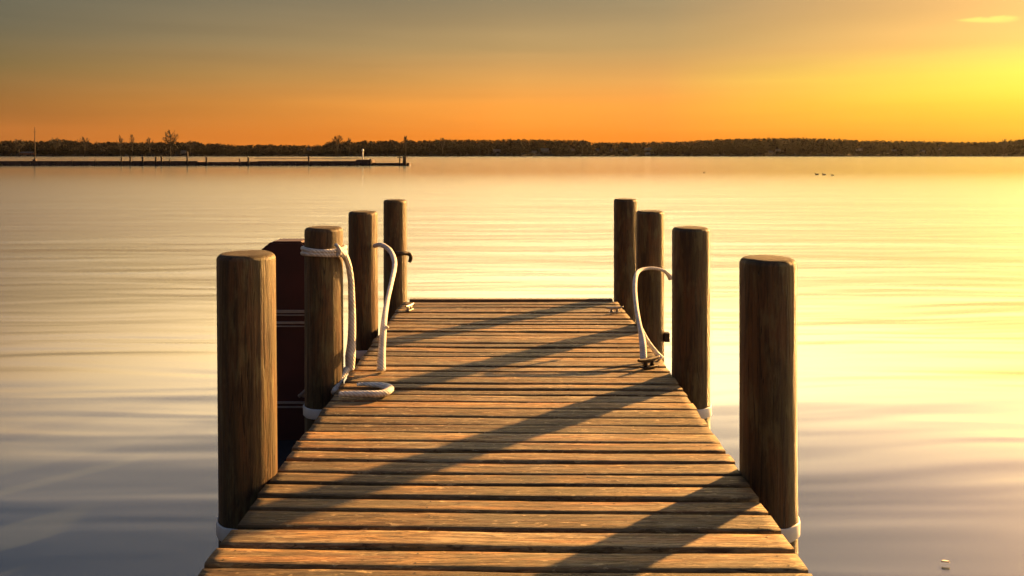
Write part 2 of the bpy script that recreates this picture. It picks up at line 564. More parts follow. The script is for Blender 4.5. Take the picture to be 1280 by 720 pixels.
# houses first (so that the wood leaves them clear)
HOUSES = [  # px x, px y of the base, width m, height m, wall, roofed, label
    (32, 193.5, 14, 3.6, M_HBRICK, "long low brick house among the dark trees by the tall mast"),
    (229, 192.5, 5.5, 4.4, M_HWALL, "small white gabled house right of the tall bare tree on the far shore"),
    (386, 189, 5, 3.6, M_HCREAM, "lone cream cottage high in the dark wood behind the jetty"),
    (621, 191, 8, 4.2, M_HCREAM, "cream house in the wood, first one right of the jetty end"),
    (668, 192, 5, 3.4, M_HCREAM, "small cream cottage just left of a wider house on the far shore"),
    (681, 191, 9, 5.2, M_HCREAM, "wide cream house in the middle of the far shore"),
    (716, 189.5, 5, 3.4, M_HCREAM, "small cream cottage right of the wide house"),
    (747, 190, 4.5, 4.4, M_HCREAM, "narrow tall cream house, first of three in a row"),
    (764, 190, 4, 4.0, M_HCREAM, "narrow cream house, middle of three in a row"),
    (783, 190.5, 4.5, 4.6, M_HCREAM, "narrow tall cream house, last of three before the white house"),
    (810, 188, 8, 3.4, M_HWALL, "bright white house above the white boathouse"),
    (809.5, 194, 5.5, 3.4, M_HWALL, "small white boathouse at the water below the white house"),
    (964, 192, 4.5, 3.4, M_HCREAM, "little cream cottage below the highest hill"),
    (973, 190, 5, 3.6, M_HCREAM, "cream cottage uphill of its neighbour below the highest hill"),
    (1075, 189.3, 6, 4.0, M_HWALL, "white house high on the wooded slope under the yellow glow"),
    (1118, 190, 6, 3.0, M_HCREAM, "low cream house on the shore right of the white house"),
    (1154, 191.5, 5, 4.2, M_HWALL, "pale cottage near the water at the far right shore"),
    (1175, 189, 3.5, 4.6, M_HWALL, "narrow pale house at the far right end of the houses"),
]
clear = []
for (hx, hy, hw, hh, hm, lab) in HOUSES:
    Y = 903.0
    p = px(hx, hy, Y)
    while Y < 960 and ground_h(p.x, Y) < p.z:
        Y += 1.0
        p = px(hx, hy, Y)
    clear.append((p.x, hw * 0.75, p.z, Y))
    t_ = thing("house", lab, "house", (p.x, p.y, p.z), "houses along the far shore")
    b1 = bmesh.new()
    dep = hw * 0.7
    z0 = ground_h(p.x, Y) - 0.3
    zb = min(z0, p.z)
    add_box(b1, (p.x, p.y + dep / 2, (zb + p.z + hh * 0.62) / 2), (hw, dep, p.z + hh * 0.62 - zb))
    obj("wall", b1, hm, t_, False)
    b2 = bmesh.new()
    ze, zr = p.z + hh * 0.62, p.z + hh
    o_ = 0.4
    vv = [bm_v for bm_v in (b2.verts.new((p.x - hw / 2 - o_, p.y - o_, ze + .02)), b2.verts.new((p.x + hw / 2 + o_, p.y - o_, ze + .02)),
                            b2.verts.new((p.x + hw / 2 + o_, p.y + dep + o_, ze + .02)), b2.verts.new((p.x - hw / 2 - o_, p.y + dep + o_, ze + .02)),
                            b2.verts.new((p.x - hw / 2 - o_, p.y + dep / 2, zr)), b2.verts.new((p.x + hw / 2 + o_, p.y + dep / 2, zr)))]
    for f in ((0, 1, 5, 4), (2, 3, 4, 5), (0, 4, 3), (1, 2, 5), (3, 2, 1, 0)):
        b2.faces.new([vv[k] for k in f])
    obj("roof", b2, M_ROOF, t_, False)
    nwin = max(2, int(hw / 2.2))
    for k in range(nwin):
        b3 = bmesh.new()
        add_box(b3, (p.x - hw / 2 + (k + 0.5) * hw / nwin, p.y - 0.02, p.z + hh * 0.34), (0.9, 0.12, 1.2 if hh > 3.5 else 0.9))
        obj("window", b3, M_GLASS, t_, False)

# the wood on the far shore: one mass of crowns and bare twigs
ICO = bmesh.new()
bmesh.ops.create_icosphere(ICO, subdivisions=1, radius=1.0)
ICO_V = [v.co.copy() for v in ICO.verts]
ICO_F = [[v.index for v in f.verts] for f in ICO.faces]
ICO.free()


def clump(bm, c, r, squash):
    vs = []
    for v in ICO_V:
        k = random.uniform(0.65, 1.2)
        vs.append(bm.verts.new((c.x + v.x * r * k, c.y + v.y * r * k, c.z + v.z * r * squash * k)))
    for f in ICO_F:
        bm.faces.new([vs[i] for i in f])


def spray(bm, c, r, n, size):
    """loose crown: n small leafy or twiggy faces scattered through a rounded volume"""
    for _ in range(n):
        while True:
            d = Vector((random.uniform(-1, 1), random.uniform(-1, 1), random.uniform(-1, 1)))
            if d.length < 1:
                break
        p = c + d * r
        a = Vector((random.gauss(0, 1), random.gauss(0, 1), random.gauss(0, 1.3)))
        b = Vector((random.gauss(0, 1), random.gauss(0, 1), random.gauss(0, 1)))
        a = a.normalized() * size * random.uniform(0.6, 1.3)
        b = b.normalized() * size * random.uniform(0.5, 0.9)
        bm.faces.new((bm.verts.new(p - a), bm.verts.new(p + b), bm.verts.new(p + a), bm.verts.new(p - b)))


def twig(bm, base, h, lean, w):
    tip = base + Vector((lean, random.uniform(-0.3, 0.3), h))
    a = bm.verts.new(base + Vector((-w, 0, 0)))
    b = bm.verts.new(base + Vector((w, w, 0)))
    c = bm.verts.new(base + Vector((0, -w, 0)))
    d = bm.verts.new(tip)
    for f in ((a, b, d), (b, c, d), (c, a, d)):
        bm.faces.new(f)


bm = bmesh.new()
x = -430.0
while x < 1600:
    rough = 1.5 if x < 560 else 0.35
    top = skyline(x) - rough * (noise.noise(Vector((x / 11.0, 3, 0))) * 1.6 + noise.noise(Vector((x / 4.0, 9, 0))) * 0.9)
    for row in range(6):
        f = row / 5.0
        Y = SHORE_Y + 6 + row * 16 + random.uniform(-5, 5)
        X = (x + random.uniform(-1.5, 1.5) - 640) * Y / 1000
        g = ground_h(X, Y)
        zt_full = HC + (193 - top) * Y / 1000.0
        # lower trees by the water, full height at the back
        zt = g + (zt_full - g) * (0.55 + 0.45 * f)
        zt *= random.uniform(0.90, 1.0) if row < 4 else random.uniform(0.97, 1.01)
        skip = False
        for (cx, cw, cz, cY) in clear:
            if abs(X - cx * Y / cY) < cw + 1.0:
                if Y < cY - 0.5:
                    zt = min(zt, cz - 0.2)
                elif Y < cY + 5:
                    skip = True
        if skip:
            continue
        r = random.uniform(1.6, 3.4)
        zt = max(zt, g + 1.2)
        z = zt - r * 0.7
        first = True
        while z > g - 1.0:
            rr = r if first else random.uniform(2.0, 3.2)
            spray(bm, Vector((X + random.uniform(-1.2, 1.2), Y + random.uniform(-1.5, 1.5), z)), rr, 30, 0.8)
            z -= rr * 1.1
            first = False
        for k in range(2):
            twig(bm, Vector((X + random.uniform(-1.5, 1.5), Y, zt - r)), random.uniform(1.0, 1.9) * r * 0.8, random.uniform(-0.6, 0.6), 0.12)
    x += random.uniform(1.5, 2.4) if -60 < x < 1340 else random.uniform(2.6, 3.6)
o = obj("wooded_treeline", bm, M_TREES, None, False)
tag(o, "dark wood covering the whole far shore along the horizon", "woods", kind="stuff")


# single trees that stand out of the wood
def bare_tree(xpx, top, wpx, label, Y=897.0, dense=1.0, stems=1):
    base = px(xpx, 195.0, Y)
    base.z = ground_h(base.x, Y + 4) - 0.3
    H = HC + (193 - top) * Y / 1000.0 - base.z
    wid = wpx * Y / 1000.0
    t_ = thing("bare_tree", label, "tree", tuple(base), "trees standing out of the far wood")
    bt = bmesh.new()
    pts = [base + Vector((math.sin(k * 1.3) * 0.15, 0, H * k / 8 * 0.9)) for k in range(9)]
    add_tube(bt, pts, lerp_list([0.55, 0.42, 0.3, 0.14], 9), 7)
    obj("trunk", bt, M_BARK, t_)
    bc = bmesh.new()
    nlimb = int(34 * dense)
    for i in range(nlimb):
        f = random.uniform(0.42, 0.92)
        p0 = base + Vector((0, 0, H * f * 0.88))
        a = random.uniform(0, 2 * math.pi)
        shape = math.sin(math.pi * min(1, max(0.08, (f - 0.35) / 0.65 * 0.85 + 0.12)))
        out = wid / 2 * shape * random.uniform(0.6, 1.1)
        up = min(H * random.uniform(0.12, 0.22), base.z + H - p0.z)
        p1 = p0 + Vector((math.cos(a) * out * 0.6, math.sin(a) * out * 0.6, up * 0.45))
        p2 = p0 + Vector((math.cos(a) * out, math.sin(a) * out, up))
        add_tube(bc, [p0, p1, p2], [0.16, 0.11, 0.05], 4)
        for k in range(int(12 * dense)):
            g = random.random()
            q = p1.lerp(p2, g)
            d = Vector((math.cos(a) + random.uniform(-1, 1), math.sin(a) + random.uniform(-1, 1), random.uniform(0.6, 2.4))).normalized()
            L = random.uniform(0.7, 2.0)
            e = q + d * L
            if e.z > base.z + H * 1.02:
                e.z = base.z + H * 1.02
            side = Vector((-d.y, d.x, 0.1)) * 0.3
            v1, v2, v3 = bc.verts.new(q - side), bc.verts.new(q + side), bc.verts.new(e)
            v4 = bc.verts.new(q + Vector((0, 0.3, 0.05)))
            for fc in ((v1, v2, v3), (v2, v4, v3), (v4, v1, v3)):
                bc.faces.new(fc)
    obj("crown", bc, M_BARK, t_, False)


bare_tree(213, 162.5, 19, "tallest broad bare tree rising out of the wood behind the jetty", dense=2.2)
bare_tree(150, 168.5, 9, "slim bare tree, left one of a pair behind the jetty", dense=1.0)
bare_tree(165, 166.5, 6, "slim bare tree, right one of a pair behind the jetty", dense=0.9)
bare_tree(70, 171.5, 17, "low round-crowned tree between the tall mast and the bare pair", dense=1.4)
bare_tree(106, 170, 12, "spreading bare tree midway between the low round tree and the bare pair", dense=1.2)
bare_tree(187, 171, 9, "small bare tree just left of the tallest one", dense=1.0)
bare_tree(24, 174, 14, "rounded tree above the low brick house left of the mast", dense=1.4)
bare_tree(238, 175, 14, "rounded tree standing right behind the small white gabled house", dense=1.2)
bare_tree(422, 168.5, 15, "broad lone tree on the skyline above the jetty beacon", dense=2.0)
bare_tree(437, 171.5, 6, "thin tree close beside the broad one above the jetty beacon", dense=0.8)
bare_tree(507, 169.5, 6, "narrow tree above the outer end of the jetty", dense=1.3)
bare_tree(553, 171, 8, "small tree on the skyline right of the jetty end", dense=1.3)
bare_tree(728, 174, 9, "small tree on the skyline where the wood drops to a lower level", dense=1.2)
bare_tree(1255, 173.5, 8, "small tree at the foot of the rising hill under the yellow glow", dense=1.2)

# ------------------------------------------------------------------ the low jetty
JY = 160.0
jt = thing("jetty", "long low dark jetty reaching out across the calm water from the left", "jetty", tuple(px(256, 207, JY)))
bm = bmesh.new()


def jslab(x0, x1, ytop, ybot=207.6, dy=0.0, dep=3.0):
    a, b = px(x0, ytop, JY + dy), px(x1, ytop, JY + dy)
    zb = -0.4
    add_box(bm, ((a.x + b.x) / 2, JY + dy + dep / 2, (a.z + zb) / 2), (b.x - a.x, dep, a.z - zb), 0, 0.06)


jslab(-520, 247, 201.2)
jslab(247, 300, 202.4)
jslab(300, 322, 201.9, dy=0.2)
jslab(322, 445, 201.3, dy=0.1)
jslab(445, 465, 199.6, dy=0.3)
jslab(465, 511.5, 203.6, dy=0.05)
# rough armour stones along the foot
for i in range(420):
    xx = random.uniform(-510, 470)
    p = px(xx, 205.5 + random.uniform(-1.5, 1.5), JY - 0.1)
    clump(bm, Vector((p.x, JY + 0.1, max(0.0, p.z))), random.uniform(0.18, 0.42), 0.7)
obj("deck", bm, M_JETTY, jt, False)
for (xx, yt, r) in ((90, 199, .10), (119, 198.7, .1), (152, 196.5, .16), (163, 196, .2), (178.5, 196, .22), (195, 196.3, .2), (202, 196, .18), (212, 198.5, .12), (234, 189.5, .18), (258, 196.3, .2), (299.5, 198.5, .12),
                    (310.5, 196.6, .2), (386, 195.3, .18), (463, 198.5, .2), (499.5, 196.3, .13), (506, 195.8, .38)):
    b1 = bmesh.new()
    a = px(xx, yt, JY - 0.25)
    add_tube(b1, [Vector((a.x, a.y, -0.6)), Vector((a.x + random.uniform(-.03, .03), a.y, a.z * .5)), Vector((a.x, a.y, a.z))], r, 8)
    obj("pile", b1, M_JWOOD, jt)
b1 = bmesh.new()
a, b_ = px(497, 197, JY - .25), px(508, 197, JY - .25)
add_box(b1, ((a.x + b_.x) / 2, a.y - 0.2, a.z), (b_.x - a.x, 0.16, 0.14))
obj("rail", b1, M_JWOOD, jt, False)
b1 = bmesh.new()
a, b_ = px(318, 198.4, JY + 4), px(452, 198.4, JY + 4)
add_tube(b1, [a, b_], 0.05, 6)
obj("handrail", b1, M_JWOOD, jt)

ms = thing("flagpole_mast", "tall thin dark mast standing on the jetty near its left end", "mast", tuple(px(43.5, 201, JY + 1)))
b1 = bmesh.new()
a = px(43.5, 201, JY + 1)
b_ = px(43.5, 159, JY + 1)
add_tube(b1, [Vector((a.x, a.y, a.z - .2)), a.lerp(b_, .5), b_], [0.12, 0.09, 0.05], 8)
obj("pole", b1, M_JWOOD, ms)
b1 = bmesh.new()
add_box(b1, (a.x, a.y, a.z + .15), (0.6, 0.6, 0.35), 0, .04)
obj("base", b1, M_JETTY, ms)
b1 = bmesh.new()
c_ = a.lerp(b_, .86)
add_tube(b1, [c_ + Vector((-.28, 0, 0)), c_ + Vector((.28, 0, 0))], 0.045, 6)
obj("spreader", b1, M_JWOOD, ms)

bt = thing("jetty_beacon", "small white beacon post with a rounded head on the raised part of the jetty", "beacon", tuple(px(453.5, 199.6, JY + .8)))
b1 = bmesh.new()
a, b_ = px(453.5, 199.7, JY + .8), px(453.5, 188.5, JY + .8)
add_tube(b1, [a, b_], [0.13, 0.09], 10)
obj("post", b1, M_WPAINT, bt)
b1 = bmesh.new()
add_tube(b1, [b_ + Vector((0, 0, -.12)), b_, b_ + Vector((0, 0, .25)), b_ + Vector((0, 0, .38))], [.16, .22, .2, .06], 12)
obj("lamp_head", b1, M_WPAINT, bt)

# ------------------------------------------------------------------ the wooden dock
dk = thing("wooden_dock", "weathered plank dock running straight out over the water", "dock", (0, 3, 0))


def edge_l(Y):
    return -1.192 + 0.002 * (Y - 3)


def edge_r(Y):
    return 1.142 + min(1.0, max(0.0, (Y - 3) / 3.0)) * 0.022 - max(0, Y - 7.6) * 0.02


END_Y = 8.72
bm = bmesh.new()
# plank boundaries nearest the camera are read off the photograph, the rest follow the same board width
bounds = [1600.0 / (y - 193) for y in (712, 688, 663, 640, 623.5, 607, 594, 579, 565, 554, 542)]
while bounds[-1] < END_Y - 0.1:
    bounds.append(bounds[-1] + random.choice((0.143, 0.146, 0.149, 0.152, 0.138)))
bounds[-1] = END_Y
low = bounds[0]
while low > -2.5:
    low -= random.choice((0.143, 0.148, 0.152))
    bounds.insert(0, low)
NSEG = 44
for i in range(len(bounds) - 1):
    y0, y1 = bounds[i], bounds[i + 1]
    yc = (y0 + y1) / 2
    gap0 = random.choice((0.004, 0.006, 0.008, 0.012, 0.018))
    gap1 = random.choice((0.004, 0.006, 0.008, 0.011, 0.014))
    fade = min(1.0, max(0.0, (END_Y - 0.15 - yc) / 1.2))

    def skew(X, fade=fade):
        # boards lie a little out of square, more so on the left half
        return -fade * (0.026 * X if X < 0 else 0.010 * X)
    lx = edge_l(yc) + random.uniform(-0.010, 0.008)
    rx = edge_r(yc) + random.uniform(-0.005, 0.006)
    seed = random.uniform(0, 500)
    dz = random.uniform(-0.004, 0.004)
    tilt = random.uniform(-0.005, 0.005)
    cup = random.uniform(-0.0025, 0.0025)
    T = 0.042
    rings = []
    for k in range(NSEG + 1):
        X = lx + (rx - lx) * k / NSEG
        n0 = noise.noise(Vector((X * 2.1, seed, 0))) * 0.004 + noise.noise(Vector((X * 11, seed, 3))) * 0.0016
        n1 = noise.noise(Vector((X * 2.1, seed, 9))) * 0.004 + noise.noise(Vector((X * 11, seed, 13))) * 0.0016
        zz = DECK + dz + noise.noise(Vector((X * 1.1, seed, 20))) * 0.005
        c0 = abs(noise.noise(Vector((X * 7, seed, 33)))) * 0.006 + 0.003
        c1 = abs(noise.noise(Vector((X * 7, seed, 43)))) * 0.006 + 0.003
        s = skew(X)
        a = y0 + gap0 + n0 + s
        b = y1 - gap1 + n1 + s
        m1, m2, m3 = a + (b - a) * .25, (a + b) / 2, a + (b - a) * .75
        prof = [(a + .002, zz - T), (a, zz - c0 - .004 - tilt), (a + c0, zz - tilt), (m1, zz - tilt * .5 + cup), (m2, zz + cup * 1.4), (m3, zz + tilt * .5 + cup),
                (b - c1, zz + tilt), (b, zz - c1 - .004 + tilt), (b - .002, zz - T)]
        rings.append([bm.verts.new((X, yy, z)) for (yy, z) in prof])
    if yc > 2.6:
        for Xn in (-1.12, -0.38, 0.38, 1.07):
            for fn in (0.24, 0.76):
                if random.random() < 0.2:
                    continue
                xn = Xn + random.uniform(-.018, .018)
                zn = DECK + dz + noise.noise(Vector((xn * 1.1, seed, 20))) * 0.005 + tilt * (fn - 0.5) * 2 + cup + 0.0012
                yn = y0 + (y1 - y0) * fn + skew(xn)
                dv = [bm.verts.new((xn + math.cos(q * math.pi / 3) * .0048, yn + math.sin(q * math.pi / 3) * .0048, zn)) for q in range(6)]
                bm.faces.new(dv).material_index = 1
    n = len(rings[0])
    for k in range(NSEG):
        for j in range(n):
            bm.faces.new((rings[k][j], rings[k][(j + 1) % n], rings[k + 1][(j + 1) % n], rings[k + 1][j]))
    bm.faces.new(rings[0])
    bm.faces.new(rings[-1])
obj("decking", bm, M_DECK, dk, True).data.materials.append(M_IRON)

for sx, e in ((-1, -1.13), (0, -0.38), (0, 0.38), (1, 1.085)):
    b1 = bmesh.new()
    add_box(b1, (e, (END_Y - 2.4) / 2, DECK - 0.044 - 0.115), (0.075, END_Y + 2.3, 0.225), 0, .006)
    obj("stringer" if sx == 0 else "side_beam", b1, M_BEAM, dk, False)
b1 = bmesh.new()
add_box(b1, (-0.01, END_Y + 0.045, DECK - 0.10), (2.22, 0.075, 0.235), 0, .008)
obj("end_beam", b1, M_BEAM, dk, False)
for yy in (4.0, 5.8, 7.5):
    b1 = bmesh.new()
    add_box(b1, (0, yy, DECK - 0.044 - 0.235 - 0.075), (2.2, 0.14, 0.14), 0, .006)
    obj("cross_beam", b1, M_BEAM, dk, False)

# ------------------------------------------------------------------ pilings
POSTS = [  # px x, px top, Y, radius, collar, lean x per m, label
    ("L1", 309, 316, 4.00, 0.142, True, 0.008, "nearest left piling, thick, with a broad sunlit right rim"),
    ("L2", 405, 283.5, 5.80, 0.137, True, 0.002, "second left piling, with a white rope tied round it below the top"),
    ("L3", 454, 264, 7.50, 0.136, True, 0.003, "third left piling, a white rope end curving off its right side"),
    ("L4", 494, 249.5, 9.00, 0.130, False, 0.004, "farthest left piling, with a dark iron hook on its right side"),
    ("R1", 960, 322, 4.00, 0.138, True, 0.004, "nearest right piling, thick, standing alone against the yellow water"),
    ("R2", 863.5, 284, 5.80, 0.135, True, 0.001, "second right piling, bare wood, a white collar at its foot"),
    ("R3", 812.5, 263.5, 7.50, 0.131, False, 0.000, "third right piling, a white rope hooked across its front"),
    ("R4", 782, 248.5, 9.00, 0.133, False, 0.001, "farthest right piling, half hidden by the roped one"),
]
POS = {}


def make_piling(key, xp, yt, Y, r, collar, lean, label, idx):
    base = Vector(((xp - 640) * Y / 1000.0, Y, 0))
    top = HC - (yt - 193) * Y / 1000.0
    POS[key] = (base, top, r)
    t_ = thing("mooring_piling", label, "piling", tuple(base), "wooden pilings along the dock")
    bmp = bmesh.new()
    NS = 72
    zs = [-1.6, -0.3, 0.0, 0.2, 0.4]
    z = 0.55
    while z < top - 0.06:
        zs.append(z)
        z += 0.09
    prof = [(zz, 1.0) for zz in zs]
    rc = 0.03
    for k in range(0, 7):
        a = k / 6 * math.pi / 2
        prof.append((top - rc + math.sin(a) * rc, 1.0 - (rc / r) * (1 - math.cos(a))))
    prof += [(top + 0.001, 0.52), (top + 0.002, 0.25)]
    rings = []
    for (zz, f) in prof:
        ring = []
        for k in range(NS):
            th = 2 * math.pi * k / NS
            g = noise.noise(Vector((math.cos(th) * 3.2, math.sin(th) * 3.2, zz * 0.5 + idx * 9))) * 0.016
            g += noise.noise(Vector((math.cos(th) * 11, math.sin(th) * 11, zz * 0.9 + idx * 5))) * 0.010
            # seasoning checks: a few deep narrow splits
            q = noise.noise(Vector((math.cos(th) * 6.5, math.sin(th) * 6.5, zz * 0.35 + idx * 3 + 40)))
            if abs(q) < 0.06:
                g -= (0.06 - abs(q)) * 0.5
            rr = r * f * (1 + g) * (1.0 + 0.012 * (0.9 - zz))
            dzt = noise.noise(Vector((math.cos(th) * f * 1.5, math.sin(th) * f * 1.5, idx * 7.7))) * 0.003 if zz > top - 0.05 else 0
            ring.append(bmp.verts.new((base.x + math.cos(th) * rr - lean * (zz - 1.2), base.y + math.sin(th) * rr, zz + dzt)))
        rings.append(ring)
    for i in range(len(rings) - 1):
        for k in range(NS):
            bmp.faces.new((rings[i][k], rings[i][(k + 1) % NS], rings[i + 1][(k + 1) % NS], rings[i + 1][k]))
    bmp.faces.new(rings[-1])
    bmp.faces.new(rings[0])
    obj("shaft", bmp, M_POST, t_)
    if collar:
        bc = bmesh.new()
        NSC = 48
        prof = [(0.374, r + 0.002), (0.374, r + 0.009), (0.378, r + 0.011), (0.440, r + 0.011), (0.444, r + 0.009), (0.444, r + 0.002)]
        rr = []
        for (zz, rad) in prof:
            rr.append([bc.verts.new((base.x + math.cos(2 * math.pi * k / NSC) * (rad + 0.004 * noise.noise(Vector((k * .4, zz * 9, idx)))) - lean * (zz - 1.2),
                                     base.y + math.sin(2 * math.pi * k / NSC) * rad, zz + 0.004 * noise.noise(Vector((k * .3, idx, 2))))) for k in range(NSC)])
        for i in range(len(rr)):
            j = (i + 1) % len(rr)
            for k in range(NSC):
                bc.faces.new((rr[i][k], rr[i][(k + 1) % NSC], rr[j][(k + 1) % NSC], rr[j][k]))
        obj("collar", bc, M_BAND, t_)
    return t_


PIL = {}
for i, (key, *rest) in enumerate(POSTS):
    PIL[key] = make_piling(key, *rest, i)

# iron hook bolted to the farthest left piling
bh = bmesh.new()
pts = [px(484, 318, 8.86), px(492, 317, 8.855), px(502, 316.5, 8.87), px(509, 316.8, 8.92), px(513, 319, 8.93), px(513.4, 324, 8.93), px(511.5, 327.5, 8.93)]
pts = catmull(pts, 5)
add_tube(bh, pts, lerp_list([.022, .024, .024, .024, .02], len(pts)), 8)
obj("iron_hook", bh, M_IRON, PIL["L4"])
# bolt end on the third right piling
bh = bmesh.new()
c = px(831.5, 421, 7.45)
add_tube(bh, [c + Vector((-.09, 0, 0)), c + Vector((.0, 0, 0))], .024, 10)
add_box(bh, c + Vector((0.012, 0, 0)), (.05, .075, .085), 0, .006)
obj("bolt", bh, M_IRON, PIL["R3"], False)

# ------------------------------------------------------------------ maroon mooring block
mb = thing("mooring_block", "broad dark maroon block bound with pale bands behind the two nearest left pilings", "mooring block", tuple(Vector((-1.78, 6.55, 0))))
bm = bmesh.new()
x0, x1 = (316 - 640) * 6.3 / 1000, (396 - 640) * 6.3 / 1000
ztop = HC - (298.5 - 193) * 6.5 / 1000
ya, yb = 6.3, 6.54
ch = 0.115
outl = [(x0, -0.8), (x1, -0.8), (x1, ztop - ch), (x1 - ch, ztop), (x0 + ch * 1.25, ztop), (x0, ztop - ch)]
fr = [bm.verts.new((a, ya, b)) for a, b in outl]
bk = [bm.verts.new((a, yb, b)) for a, b in outl]
bm.faces.new(fr)
bm.faces.new(bk[::-1])
for k in range(len(outl)):
    j = (k + 1) % len(outl)
    bm.faces.new((fr[k], fr[j], bk[j], bk[k]))
bmesh.ops.bevel(bm, geom=bm.edges[:], offset=0.015, segments=2, affect="EDGES")
obj("body", bm, M_MAROON, mb, False)
for yy, hh in ((389.5, .024), (394.0, .010), (403.5, .018), (408, .009), (503.5, .018), (509, .014)):
    z = HC - (yy - 193) * 6.29 / 1000
    b1 = bmesh.new()
    for (cx, cy, sx, sy) in (((x0 + x1) / 2, ya - .006, x1 - x0 + .02, .012), ((x0 + x1) / 2, yb + .006, x1 - x0 + .02, .012),
                             (x0 - .005, (ya + yb) / 2, .010, yb - ya - .002), (x1 + .005, (ya + yb) / 2, .010, yb - ya - .002)):
        add_box(b1, (cx, cy, z), (sx, sy, hh), 0, .002)
    obj("band", b1, M_STRAP, mb, False)
# small pale cleat on the block's face
b1 = bmesh.new()
p = catmull([px(374, 495, 6.22), px(378, 492, 6.2), px(382, 488, 6.2), px(386, 485, 6.22)], 4)
add_tube(b1, p, .014, 8)
add_tube(b1, [px(379, 493, 6.31), px(379.5, 491, 6.2)], .016, 8)
add_tube(b1, [px(379, 496, 6.22), px(380, 492, 6.2)], .012, 8)
obj("cleat", b1, M_STRAP, mb)

# ------------------------------------------------------------------ ropes
# rope round the second left piling
rp = thing("mooring_rope", "white rope wrapped round the second left piling and hanging down to the dock edge", "rope", tuple(px(437, 466, 5.86)), "white ropes on the dock")
base, top, r = POS["L2"]
b1 = bmesh.new()
z = HC - (316 - 193) * 5.66 / 1000
for dz_, ro in ((0.014, .012), (-0.014, .013)):
    pts = [Vector((base.x + math.cos(a) * (r + ro), base.y + math.sin(a) * (r + ro), z + dz_ + 0.006 * math.sin(a * 2 + dz_ * 50))) for a in [k / 40 * 2 * math.pi for k in range(41)]]
    add_tube(b1, pts, .0165, 10, cap=False)
obj("wrap", b1, M_ROPE, rp)
b1 = bmesh.new()
pts = catmull([px(421, 311, 5.69), px(426, 315, 5.70), px(431, 320, 5.74), px(435.5, 331, 5.80), px(438.5, 350, 5.84), px(439.5, 375, 5.85), px(440, 400, 5.86), px(439.5, 425, 5.86),
               px(438, 445, 5.86), px(437.5, 462, 5.86)], 6)
add_tube(b1, pts, lerp_list([0.0158, 0.0264, 0.0238, 0.0220, 0.0229, 0.0255, 0.0282, 0.0308, 0.0387, 0.0317], len(pts)), 12)
obj("hanging_line", b1, M_ROPE, rp)
b1 = bmesh.new()
pts = catmull([px(434, 461, 5.84), px(428, 470, 5.80), px(422, 480, 5.75), px(418, 491, 5.68)], 6)
add_tube(b1, pts, lerp_list([.026, .024, .024, .026], len(pts)), 10)
obj("lower_tail", b1, M_ROPE, rp)
b1 = bmesh.new()
add_tube(b1, catmull([px(420, 306, 5.66), px(423, 309, 5.64), px(425, 315, 5.65), px(422, 320, 5.66)], 4), .014, 8)
obj("knot", b1, M_ROPE, rp)

# rope from the third left piling to the deck
rp = thing("mooring_rope", "white rope bowed between the third left piling and the deck boards", "rope", tuple(px(477, 465, 5.87)), "white ropes on the dock")
b1 = bmesh.new()
pts = catmull([px(468, 307.5, 7.42), px(474, 306, 7.36), px(481, 308, 7.28), px(488, 314, 7.16), px(492.5, 324, 7.0), px(493, 335, 6.85), px(489.5, 352, 6.6), px(484.5, 374, 6.35),
               px(480.5, 398, 6.1), px(478.5, 422, 5.98), px(477, 445, 5.90), px(476.5, 463.5, 5.86)], 6)
add_tube(b1, pts, lerp_list([0.0194, 0.0211, 0.0229, 0.0229, 0.0229, 0.0211, 0.0194, 0.0194, 0.0229, 0.0264, 0.0299, 0.0352], len(pts)), 12)
obj("line", b1, M_ROPE, rp)
b1 = bmesh.new()
add_tube(b1, [px(478, 410, 6.04), px(482, 408.5, 6.03), px(485.5, 409.5, 6.02)], [.016, .014, .008], 8)
obj("knot", b1, M_ROPE, rp)

# rope at the third right piling
rp = thing("mooring_rope", "white rope arched from the front of the third right piling to the dock edge", "rope", tuple(px(805, 456, 6.08)), "white ropes on the dock")
b1 = bmesh.new()
pts = catmull([px(838.5, 347.5, 7.28), px(835, 342.5, 7.26), px(829, 338, 7.24), px(818, 335.3, 7.22), px(806, 336, 7.18), px(798, 339.5, 7.1), px(794.5, 347, 6.95), px(793.5, 362, 6.8),
               px(795.5, 385, 6.55), px(799, 405, 6.38), px(803.5, 424, 6.22), px(805, 440, 6.12), px(805.5, 455, 6.06)], 6)
add_tube(b1, pts, lerp_list([0.0299, 0.0211, 0.0141, 0.0132, 0.0141, 0.0167, 0.0194, 0.0194, 0.0194, 0.0194, 0.0211, 0.0211, 0.0194], len(pts)), 12)
obj("line", b1, M_ROPE, rp)
b1 = bmesh.new()
pts = catmull([px(800, 408, 6.36), px(809, 425, 6.3), px(818, 438, 6.25), px(826.5, 449, 6.22)], 6)
add_tube(b1, pts, lerp_list([.014, .015, .018, .028], len(pts)), 10)
obj("second_strand", b1, M_ROPE, rp)
b1 = bmesh.new()
pts = catmull([px(797, 395, 6.45), px(799.5, 415, 6.3), px(801, 432, 6.18), px(802, 450, 6.08)], 6)
add_tube(b1, pts, .011, 8)
obj("third_strand", b1, M_ROPE, rp)

# rope eye lying on the boards
rp = thing("rope_eye", "doubled white rope end lying flat on the boards by the left edge", "rope", tuple(px(455, 492, 5.35)), "white ropes on the dock")
b1 = bmesh.new()


def on_deck(x, y, up):
    Y = (HC - DECK - up) * 1000 / (y - 193)
    return Vector(((x - 640) * Y / 1000, Y, DECK + up))


